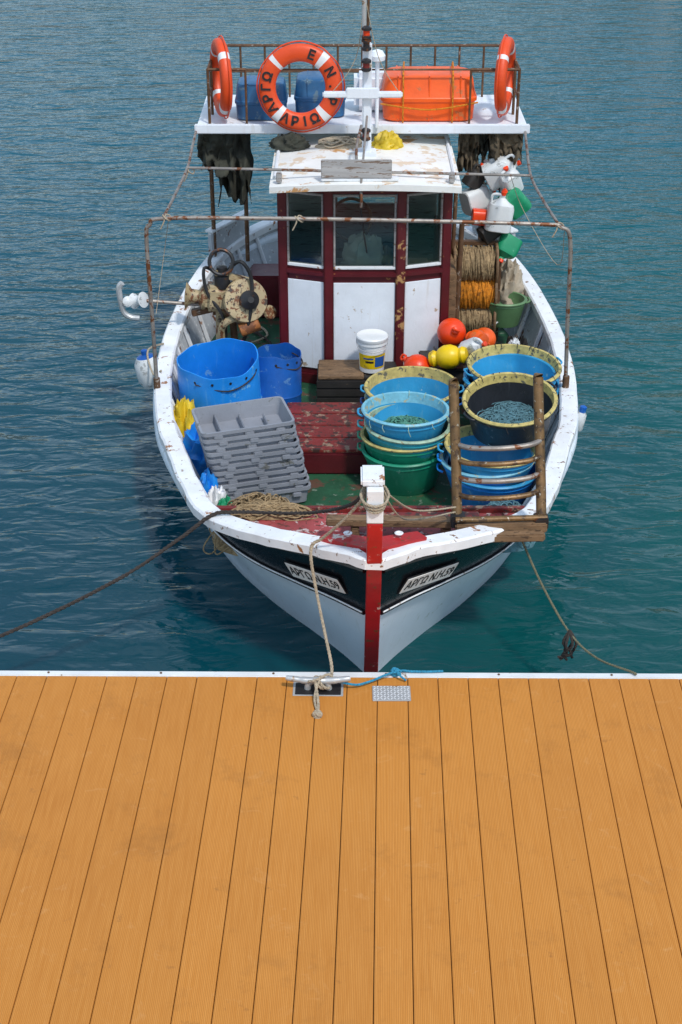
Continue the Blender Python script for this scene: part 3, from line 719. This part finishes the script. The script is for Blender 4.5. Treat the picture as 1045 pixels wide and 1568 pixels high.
for x in (1.05,1.55): 
    P.append(box('frame_upright',(x,14.02,.95),(.035,.08,1.1),m_rustpipe,bev=.006))
P.append(box('frame_top',(1.3,14.02,1.52),(.55,.08,.04),m_rustpipe))
group('net_drum_rack',P,(1.3,13.95,.43))
group('folded_tan_cloth',[bundle('heap',(1.68,14.30,.85),.18,.22,.42,m_sack,14)],(1.7,14.35,1.0))
group('dark_boots',[bundle('pair',(1.66,13.15,.43),.18,.26,.50,m_boxdk,15),bundle('liner',(1.62,13.05,.80),.07,.06,.13,m_jw,16)],(1.68,13.2,.9))

P=[]
hx,hy=-1.13,13.35
P.append(cyl('column',(hx-.02,hy,.42),(hx,hy,1.12),.055,m_mach)); P.append(cyl('column_b',(hx+.12,hy+.02,.5),(hx+.10,hy,1.15),.035,m_rustpipe))
P.append(box('gearbox',(hx-.02,hy,1.22),(.28,.24,.24),m_mach,bev=.04,seg=3,rot=(0,.1,.2)))
P.append(lathe('hauling_sheave',[(.05,-.10),(.20,-.095),(.21,-.06),(.12,-.01),(.12,.01),(.21,.06),(.20,.095),(.05,.11)],m_mach,40,c=(hx+.22,hy-.06,1.20),rot=(R(62),R(35),0)))
P.append(lathe('sheave_hub',[(.09,0),(.09,.05),(.05,.08),(.03,.1)],m_dark,20,c=(hx+.27,hy-.15,1.24),rot=(R(62),R(35),0)))
P.append(lathe('warping_head',[(.05,-.10),(.13,-.09),(.07,-.04),(.065,.03),(.12,.07),(.11,.10),(.03,.11)],m_mach,30,c=(hx-.24,hy,1.22),rot=(0,R(95),0)))
P.append(lathe('hydraulic_motor',[(.07,0),(.075,.02),(.075,.12),(.05,.13),(.05,.2),(.02,.21)],m_dark,20,c=(hx+.02,hy-.02,1.32)))
P.append(sweep('hand_wheel',[(hx+.11*math.cos(a)+.02,hy-.06+.03*math.sin(a),1.58+.11*math.sin(a)) for a in [k*.7854 for k in range(8)]],.018,m_dark,8,4,True))
P.append(sweep('hose_a',[(hx+.05,hy,1.45),(hx+.2,hy-.1,1.6),(hx+.30,hy-.1,1.4),(hx+.26,hy-.2,1.0),(hx+.12,hy,.6)],.018,m_rubber))
P.append(sweep('hose_b',[(hx-.03,hy,1.45),(hx-.14,hy-.06,1.52),(hx-.12,hy-.1,1.3),(hx+.03,hy-.14,1.05),(hx+.03,hy-.05,.6)],.016,m_rubber))
P.append(sweep('pipe_bend',[(hx+.18,hy-.16,1.08),(hx+.05,hy-.18,1.03),(hx+.0,hy-.14,.9),(hx+.02,hy-.08,.55)],.035,m_mach))
P.append(lathe('guide_roller',[(.04,-.10),(.065,-.09),(.065,.09),(.04,.10)],M('rust_orange',(.35,.12,.03),.6,wear=RUST,wt=.5),20,c=(hx+.27,hy-.16,.98),rot=(0,R(70),.2)))
P.append(box('base_plate',(hx+.03,hy,.44),(.34,.3,.04),m_rustpipe))
P.append(box('bracket',(hx+.12,hy-.02,1.42),(.34,.06,.06),m_mach,rot=(0,.3,.1)))
P.append(box('bracket_b',(hx-.12,hy+.04,1.08),(.34,.08,.06),m_rustpipe,rot=(0,-.2,.1)))
P.append(box('side_cover',(hx+.10,hy+.08,1.12),(.36,.10,.30),m_rustpipe,bev=.03,rot=(0,.1,.1)))
P.append(lathe('small_wheel',[(.06,-.02),(.07,0),(.06,.02)],m_mach,20,c=(hx+.46,hy-.05,1.08),rot=(R(60),R(40),.3)))
group('net_hauler_winch',P,(hx,hy,.43))
P=[]
P.append(cyl('arm',(-1.25,13.35,1.13),(-1.86,13.3,1.20),.018,m_galv,10))
P.append(lathe('roller',[(.02,-.07),(.075,-.06),(.04,-.01),(.04,.01),(.075,.06),(.02,.07)],m_jw,24,c=(-1.90,13.3,1.20),rot=(R(30),R(70),0)))
P.append(lathe('roller_cap',[(.045,0),(.05,.01),(.02,.03)],m_jw,20,c=(-2.0,13.27,1.20),rot=(R(70),0,.3)))
P.append(sweep('fork',[(-2.04,13.28,1.38),(-2.075,13.28,1.32),(-2.06,13.28,1.15),(-2.04,13.28,1.08),(-1.98,13.28,1.04),(-1.90,13.28,1.03)],.028,m_alu,10))
P.append(cyl('fork_pin',(-2.06,13.28,1.19),(-1.9,13.3,1.2),.018,m_alu,10))
group('line_roller_arm',P,(-1.6,13.3,1.15))
jerry('white_jug',-.93,12.95,.60,m_bucket,(0,0,.3),(.26,.22,.28))
def fender(x,y,z,r,L,mt,rot):
    pr=[(.02,-L/2),(r*.7,-L/2+r*.2),(r,-L/2+r*.7),(r,L/2-r*.7),(r*.7,L/2-r*.2),(.03,L/2),(.03,L/2+.04),(.01,L/2+.05)]
    P=[lathe('fender_body',pr,[mt,m_bluedk],28,[0,0,0,0,1,1,1],c=(0,0,0)),]
    e=group('boat_fender',P,(0,0,0)); e.location=(x,y,z); e.rotation_euler=rot
fender(-1.77,12.75,.72,.12,.34,m_jw,(0,R(-10),0))
fender(2.06,11.72,.70,.045,.2,m_jw,(0,R(10),0))
group('side_hanging_cord',[rope('cord',[(-1.60,12.3,.92),(-1.70,12.5,.80),(-1.77,12.75,.92),(-1.64,12.9,.93)],.010,m_ropet)],(-1.65,12.5,.9))

# ------------------------------------------------------------------ boarding ladder
P=[]
zl=1.16
P.append(sweep('rail_left',[(.815,9.22,zl),(.81,9.33,1.4),(.795,9.48,1.75),(.785,9.58,1.99),(.787,9.59,2.02)],.036,m_ladder,14))
P.append(sweep('rail_right',[(1.405,9.20,zl),(1.40,9.32,1.4),(1.385,9.48,1.75),(1.375,9.60,2.02),(1.377,9.61,2.05)],.036,m_ladder,14))
for k,z in enumerate((1.30,1.41,1.52,1.62)):
    y=9.22+(z-zl)*.42
    P.append(sweep('rung_%d'%k,[(.82,y,z),(.90,y-.06,z+.005),(1.10,y-.09,z+.015),(1.30,y-.06,z+.025),(1.39,y,z+.03)],.019,m_galv if k%2 else m_ladder,10))
P.append(box('foot_timber',(1.12,9.16,1.11),(.64,.10,.07),m_wood,rot=(0,R(-1.5),R(-1)),bev=.01))
P.append(box('foot_timber_low',(1.15,9.08,1.075),(.54,.09,.06),m_wood,rot=(0,0,R(2)),bev=.012))
P.append(cyl('foot_bar',(.80,9.14,1.17),(1.44,9.16,1.18),.02,m_ladder,10))
P.append(box('foot_left',(.82,9.2,1.14),(.10,.10,.09),m_dark)); P.append(box('foot_right',(1.40,9.18,1.14),(.10,.10,.09),m_dark))
group('boarding_ladder',P,(1.1,9.2,1.1))
group('wooden_plank',[box('board',(.42,9.28,1.08),(1.05,.10,.05),m_wood,rot=(0,0,R(-2)),bev=.008),box('board_b',(.52,9.42,1.03),(.95,.10,.05),m_red,rot=(0,0,R(1)),bev=.008),
      box('support_a',(.1,9.35,.97),(.06,.22,.14),m_wood),box('support_b',(.75,9.35,.97),(.06,.22,.14),m_wood)],(.42,9.28,1.05))

# ------------------------------------------------------------------ ropes
P=[]
for k in range(3):
    z=1.745+.022*k
    P.append(rope('turn_%d'%k,[(XC+.0+(.070+.010*k)*math.cos(a),8.36+.10*math.sin(a),z+.03*math.sin(a)) for a in [q*.785 for q in range(9)]],.009,m_ropet,6))
P.append(rope('line',[(XC-.075,8.40,1.74),(.02,8.45,1.56),(-.12,8.56,1.36),(-.185,8.58,1.30),(-.20,8.55,1.22),(-.17,8.50,1.02),(-.11,8.36,.76),(-.065,8.22,.60),(-.06,8.13,.57)],.011,m_ropet))
P.append(rope('line_aft',[(XC+.08,8.45,1.75),(.5,8.9,1.38),(.80,9.18,1.25)],.007,m_ropet))
P.append(rope('line_aft_b',[(XC+.08,8.45,1.70),(.45,8.95,1.28),(.80,9.2,1.2)],.007,m_ropet))
group('mooring_rope',P,(XC,8.3,1.6))
group('mooring_rope',[rope('line',[(XC-.05,8.48,1.76),(.05,8.75,1.50),(-.25,9.15,1.22),(-.75,9.38,1.10),(-.93,9.40,1.06),(-1.15,9.28,.94),(-1.6,9.0,.75),(-2.4,8.55,.56),(-3.04,8.22,.56)],.015,m_roped)],(-1.5,9,.8))
P=[rope('line',[(1.24,9.35,1.0),(1.28,9.36,.93),(1.42,9.05,.70),(1.585,8.70,.52),(1.74,8.45,.48),(1.93,8.235,.52),(1.96,8.20,.52)],.009,M('rope_olive',(.16,.15,.09),.9,var=.4,vs=50))]
for k in range(6):
    a=k; P.append(rope('bundle_%d'%k,[(1.585,8.70,.54),(1.585+.045*math.cos(a),8.66+.03*math.sin(a),.46),(1.57+.03*math.cos(a*2),8.65,.38),(1.56+.05*math.cos(a),8.66,.34+.02*math.sin(a))],.010,m_roped))
group('mooring_rope',P,(1.5,8.8,.7))

# ------------------------------------------------------------------ DOCK
def dockmat():
    m=bpy.data.materials.new('composite_decking'); m.use_nodes=True; nt=m.node_tree; b=nt.nodes['Principled BSDF']
    g=nt.nodes.new('ShaderNodeNewGeometry'); pos=g.outputs['Position']
    at=nt.nodes.new('ShaderNodeUVMap')
    sep=nt.nodes.new('ShaderNodeSeparateXYZ'); nt.links.new(at.outputs['UV'],sep.inputs[0])
    sn=nt.nodes.new('ShaderNodeMath'); sn.operation='SINE'; nt.links.new(_math(nt,'MULTIPLY',sep.outputs[0],2*math.pi*22),sn.inputs[0])
    gro=_ramp(nt,sn.outputs[0],-1.0,.3)
    f=_ramp(nt,_noise(nt,pos,.7,5,.6),.3,.7)
    c=_mix(nt,f,(.46,.165,.022),(.59,.232,.036))
    mp=nt.nodes.new('ShaderNodeMapping'); mp.inputs['Scale'].default_value=(30,1.2,1); nt.links.new(pos,mp.inputs['Vector'])
    fs=_ramp(nt,_noise(nt,mp.outputs['Vector'],2,5,.7),.35,.75)
    c=_mix(nt,fs,c,(.62,.265,.055))
    mr=nt.nodes.new('ShaderNodeMapRange'); mr.inputs['To Min'].default_value=.94; mr.inputs['To Max'].default_value=1.04
    nt.links.new(g.outputs['Random Per Island'],mr.inputs['Value'])
    hs=nt.nodes.new('ShaderNodeHueSaturation'); nt.links.new(mr.outputs['Result'],hs.inputs['Value']); nt.links.new(c,hs.inputs['Color']); c=hs.outputs['Color']
    c=_mix(nt,gro,(.43,.162,.024),c)
    st=_ramp(nt,_noise(nt,pos,2.2,8,.75),.55,.75)
    c=_mix(nt,_math(nt,'MULTIPLY',st,.5),c,(.27,.105,.02))
    st2=_ramp(nt,_noise(nt,pos,9,4,.6),.68,.74)
    c=_mix(nt,_math(nt,'MULTIPLY',st2,.35),c,(.22,.09,.025))
    lt=_ramp(nt,_noise(nt,pos,5,6,.7,1.5),.60,.75)
    c=_mix(nt,_math(nt,'MULTIPLY',lt,.22),c,(.72,.42,.18))
    nt.links.new(c,b.inputs['Base Color']); b.inputs['Roughness'].default_value=.65
    b.inputs['Specular IOR Level'].default_value=.3
    bn=nt.nodes.new('ShaderNodeBump'); bn.inputs['Strength'].default_value=.12; bn.inputs['Distance'].default_value=.003
    nt.links.new(gro,bn.inputs['Height']); nt.links.new(bn.outputs['Normal'],b.inputs['Normal'])
    return m
m_dock=dockmat()
V=[];F=[]
pw=.2; gap=.0045
YE=lambda x: 8.20-.008*x
for n in range(-45,46):
    xa=.243+pw*n+gap/2; xb=xa+pw-gap
    def at(x,y): return x-(8.2-y)*.0285
    bv=.003
    rows=[]
    for y in [8,-4.0]:
        for (x,z) in ((xa,.47),(xa,.5-bv),(xa+bv,.5),(xb-bv,.5),(xb,.5-bv),(xb,.47)):
            yy=y if y<0 else YE(x)-.005
            rows.append(Vector((at(x,yy),yy,z)))
    o=len(V); V+=rows
    for k in range(5): F.append((o+k,o+k+1,o+k+7,o+k+6))
    F.append((o,o+1,o+2,o+3,o+4,o+5))
dk=mk('planks',V,F,m_dock,smooth=False)
uvl=dk.data.uv_layers.new(name='UVMap')
for p in dk.data.polygons:
    for li,vi in zip(p.loop_indices,p.vertices):
        k=vi%12%6; u=(0,0,.02,.98,1,1)[k]; uvl.data[li].uv=(u,dk.data.vertices[vi].co.y)
P=[dk]
ang=math.atan(-.008)
P.append(box('substructure',(0,2.08,.30),(18,12.1,.33),m_boxdk,bev=0))
P.append(box('edge_strip',(0,8.225,.492),(18,.055,.03),m_edge,rot=(0,0,ang),bev=.006))
P.append(box('fascia',(0,8.225,.30),(18,.04,.30),m_alu,rot=(0,0,ang),bev=.006))
P.append(box('edge_ledge',(0,8.265,.47),(18,.02,.04),m_edge,rot=(0,0,ang),bev=.004))
for k in range(-8,9):
    x=k*.75+.3; P.append(lathe('bolt',[(.008,0),(.008,.006),(.004,.008)],m_rustpipe,10,c=(x,8.225-.008*x,.507)))
for k in range(-3,4):
    P.append(box('float_%d'%k,(k*2.6,3.5,.0),(1.9,8.2,.5),m_boxdk,bev=.05))
group('wooden_dock',P,(0,2,.5))
P=[box('plate',(.33,8.01,.504),(.25,.165,.008),m_alu,bev=.003)]
V=[];F=[]
for i in range(11):
    for j in range(7):
        x=.33-.11+.022*i; y=8.01-.066+.022*j; s=1 if (i+j)%2 else -1
        o=len(V); dx,dy=.009,.009*s
        V+=[Vector((x-dx,y-dy,.5085)),Vector((x+.003,y-.003*s,.5105)),Vector((x+dx,y+dy,.5085)),Vector((x-.003,y+.003*s,.5105))]; F.append((o,o+1,o+2,o+3))
P.append(mk('diamond_tread',V,F,m_bandw,smooth=False))
group('tread_plate',P,(.33,8.01,.5))
def cleat(x,y):
    P=[box('black_base',(0,0,.004),(.30,.13,.008),m_ink,bev=.003),box('base_frame',(0,.0,.002),(.33,.15,.005),m_alu,bev=.002)]  # thin black plate in a metal frame under the horn
    L=.21
    P.append(sweep('horn',[(-L,0.01,.085),(-L*.85,.005,.082),(-L*.4,0,.072),(0,0,.07),(L*.4,0,.072),(L*.85,.005,.082),(L,.01,.085)],
      [.016]*3+[.018]*3+[.02]*5+[.024]*6+[.027]*4+[.024]*6+[.02]*5+[.018]*3+[.016]*2 ,m_alu,12,6))
    for s in (-1,1): P.append(sweep('leg',[(s*.07,0,0),(s*.065,0,.035),(s*.05,0,.07)],.022,m_alu,12))
    e=group('mooring_cleat',P,(0,0,0)); e.location=(x,y,.5); e.rotation_euler=(0,0,R(-1))
cleat(-.15,8.06); cleat(-3.04,8.06)
P=[]
for k in range(2):
    P.append(rope('turn_%d'%k,[(-.12-.035*math.cos(a)+.03*k-.02,8.06+.05*math.sin(a),.555+.03*math.cos(a)) for a in [q*.785 for q in range(9)]],.010,m_ropet,6))
P.append(rope('figure_eight',[(-.24,8.07,.555),(-.17,8.02,.60),(-.08,8.08,.605),(-.04,8.04,.57)],.010,m_ropet,8))
P.append(rope('tail',[(-.17,8.03,.60),(-.16,7.98,.56),(-.15,7.92,.525),(-.145,7.85,.513),(-.15,7.79,.513)],.010,m_ropet,8))
P.append(rope('tail_b',[(-.14,8.03,.60),(-.165,7.97,.55),(-.17,7.90,.52),(-.155,7.82,.513)],.008,m_ropet,8))
P.append(tangle('knot',(-.15,7.765,.50),.032,.028,.045,m_ropet,10,.009,21))
group('cleat_rope',P,(-.1,8.0,.5))
P=[rope('line',[(0.0,8.06,.56),(.10,8.07,.53),(.20,8.12,.525),(.30,8.17,.54),(.40,8.23,.53),(.48,8.235,.52),(.6,8.235,.52),(.68,8.24,.52)],.008,m_ropeb),
   tangle('knot',(.36,8.215,.51),.035,.03,.05,m_ropeb,12,.008,23),rope('end',[(.36,8.21,.55),(.39,8.16,.54),(.43,8.14,.515)],.007,m_ropeb)]
group('blue_rope',P,(.35,8.2,.5))

# ------------------------------------------------------------------ WATER, UNSEEN HILL
def watermat():
    m=bpy.data.materials.new('sea_water'); m.use_nodes=True; nt=m.node_tree; b=nt.nodes['Principled BSDF']
    g=nt.nodes.new('ShaderNodeNewGeometry'); pos=g.outputs['Position']
    sx=nt.nodes.new('ShaderNodeSeparateXYZ'); nt.links.new(pos,sx.inputs[0])
    # shallower, greener water towards +X; sky reflection painted in as lighter blue further out
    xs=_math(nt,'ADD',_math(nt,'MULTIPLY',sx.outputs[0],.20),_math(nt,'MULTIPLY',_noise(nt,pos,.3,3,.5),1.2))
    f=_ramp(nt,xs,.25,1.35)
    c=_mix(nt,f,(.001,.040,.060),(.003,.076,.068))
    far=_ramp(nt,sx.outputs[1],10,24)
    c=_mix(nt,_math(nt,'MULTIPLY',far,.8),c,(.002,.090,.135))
    nt.links.new(c,b.inputs['Base Color']); b.inputs['Roughness'].default_value=.03; b.inputs['IOR'].default_value=1.34
    def mapn(sc,rot,scale,det,ro,dist=0.):
        mp=nt.nodes.new('ShaderNodeMapping'); mp.inputs['Scale'].default_value=sc; mp.inputs['Rotation'].default_value=(0,0,rot); nt.links.new(pos,mp.inputs['Vector'])
        return _noise(nt,mp.outputs['Vector'],scale,det,ro,dist)
    n1=mapn((.6,1.3,1),R(10),1.5,1,.5,.8); n2=mapn((.55,1.3,1),R(-12),4.4,2,.5,.8); n3=mapn((.7,1.3,1),R(20),12,2,.5,.3)
    lee=_ramp(nt,sx.outputs[1],8.5,17)
    mg=nt.nodes.new('ShaderNodeMapRange'); mg.inputs['To Min'].default_value=.55; mg.inputs['To Max'].default_value=.95; nt.links.new(lee,mg.inputs['Value'])
    fine=_math(nt,'MULTIPLY',n3,_math(nt,'ADD',_math(nt,'MULTIPLY',lee,.13),.03))
    h=_math(nt,'ADD',_math(nt,'ADD',n1,_math(nt,'MULTIPLY',n2,.5)),fine)
    h=_math(nt,'MULTIPLY',h,mg.outputs['Result'])
    bn=nt.nodes.new('ShaderNodeBump'); bn.inputs['Strength'].default_value=1; bn.inputs['Distance'].default_value=.10
    nt.links.new(h,bn.inputs['Height']); nt.links.new(bn.outputs['Normal'],b.inputs['Normal'])
    return m
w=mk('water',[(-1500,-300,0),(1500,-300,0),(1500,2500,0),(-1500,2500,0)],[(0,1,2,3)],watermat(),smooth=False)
V=[];F=[];nx=60;ny=8  # ridge outside the view, added for its brownish reflection in the water
for j in range(ny+1):
    for i in range(nx+1):
        x=-60+i*4.5; v=j/ny
        t=max(0,min(1,(x-8)/25))
        hgt=(3+20*t+4*noise.noise(Vector((x*.035,2.1,0)))+3*noise.noise(Vector((x*.13,7,0))))
        if x<-20: hgt*=max(.1,1+(x+20)/60)
        z=hgt*math.sin(min(1,v*1.3)*math.pi/2)+1.5*noise.noise(Vector((x*.1,v*6,3)))-1*(v==0)-1
        V.append((x,105+v*50+4*noise.noise(Vector((x*.05,v*3,0))),z))
for j in range(ny):
    for i in range(nx):
        a=j*(nx+1)+i; F.append((a,a+1,a+nx+2,a+nx+1))
mk('unseen_hill',V,F,M('unseen_hillside',(.13,.11,.065),.9,var=.5,vs=.08,wear=(.05,.06,.03),wt=.5,ws=.3,wear2=(.3,.26,.2),wt2=.55,bump=0))

# ------------------------------------------------------------------ LIGHT
sd=Vector((.36,-.58,1.05)).normalized()
el=math.asin(sd.z); az=math.atan2(sd.x,sd.y)
W=bpy.data.worlds.new('World'); scene.world=W; W.use_nodes=True; nt=W.node_tree
bg=nt.nodes['Background']; sk=nt.nodes.new('ShaderNodeTexSky'); sk.sky_type='NISHITA'; sk.sun_disc=False
sk.sun_elevation=el; sk.sun_rotation=az; sk.air_density=1.4; sk.dust_density=1.0; sk.ozone_density=2.0
tc=nt.nodes.new('ShaderNodeTexCoord'); mp=nt.nodes.new('ShaderNodeMapping'); mp.inputs['Scale'].default_value=(1,1,2.2)
nt.links.new(tc.outputs['Generated'],mp.inputs['Vector'])
cm=_ramp(nt,_noise(nt,mp.outputs['Vector'],2.2,6,.55,.4),.42,.64)
nt.links.new(_mix(nt,_math(nt,'MULTIPLY',cm,.7),sk.outputs[0],(6.6,8.2,9.8)),bg.inputs[0]); bg.inputs[1].default_value=.15
L=bpy.data.lights.new('sun','SUN'); L.energy=2.5; L.angle=R(5); L.color=(1,.96,.90)
lo=bpy.data.objects.new('sun',L); lo.rotation_euler=sd.to_track_quat('Z','Y').to_euler(); lo.location=(5,-4,20); scene.collection.objects.link(lo)
# ------------------------------------------------------------------ CAMERA
cd=bpy.data.cameras.new('camera'); cd.sensor_fit='VERTICAL'; cd.sensor_height=36; cd.lens=52.8; cd.clip_end=5000; cd.clip_start=.1
co=bpy.data.objects.new('camera',cd); co.location=(0,0,6.3); co.rotation_euler=(R(90-29),0,0); scene.collection.objects.link(co)
scene.camera=co
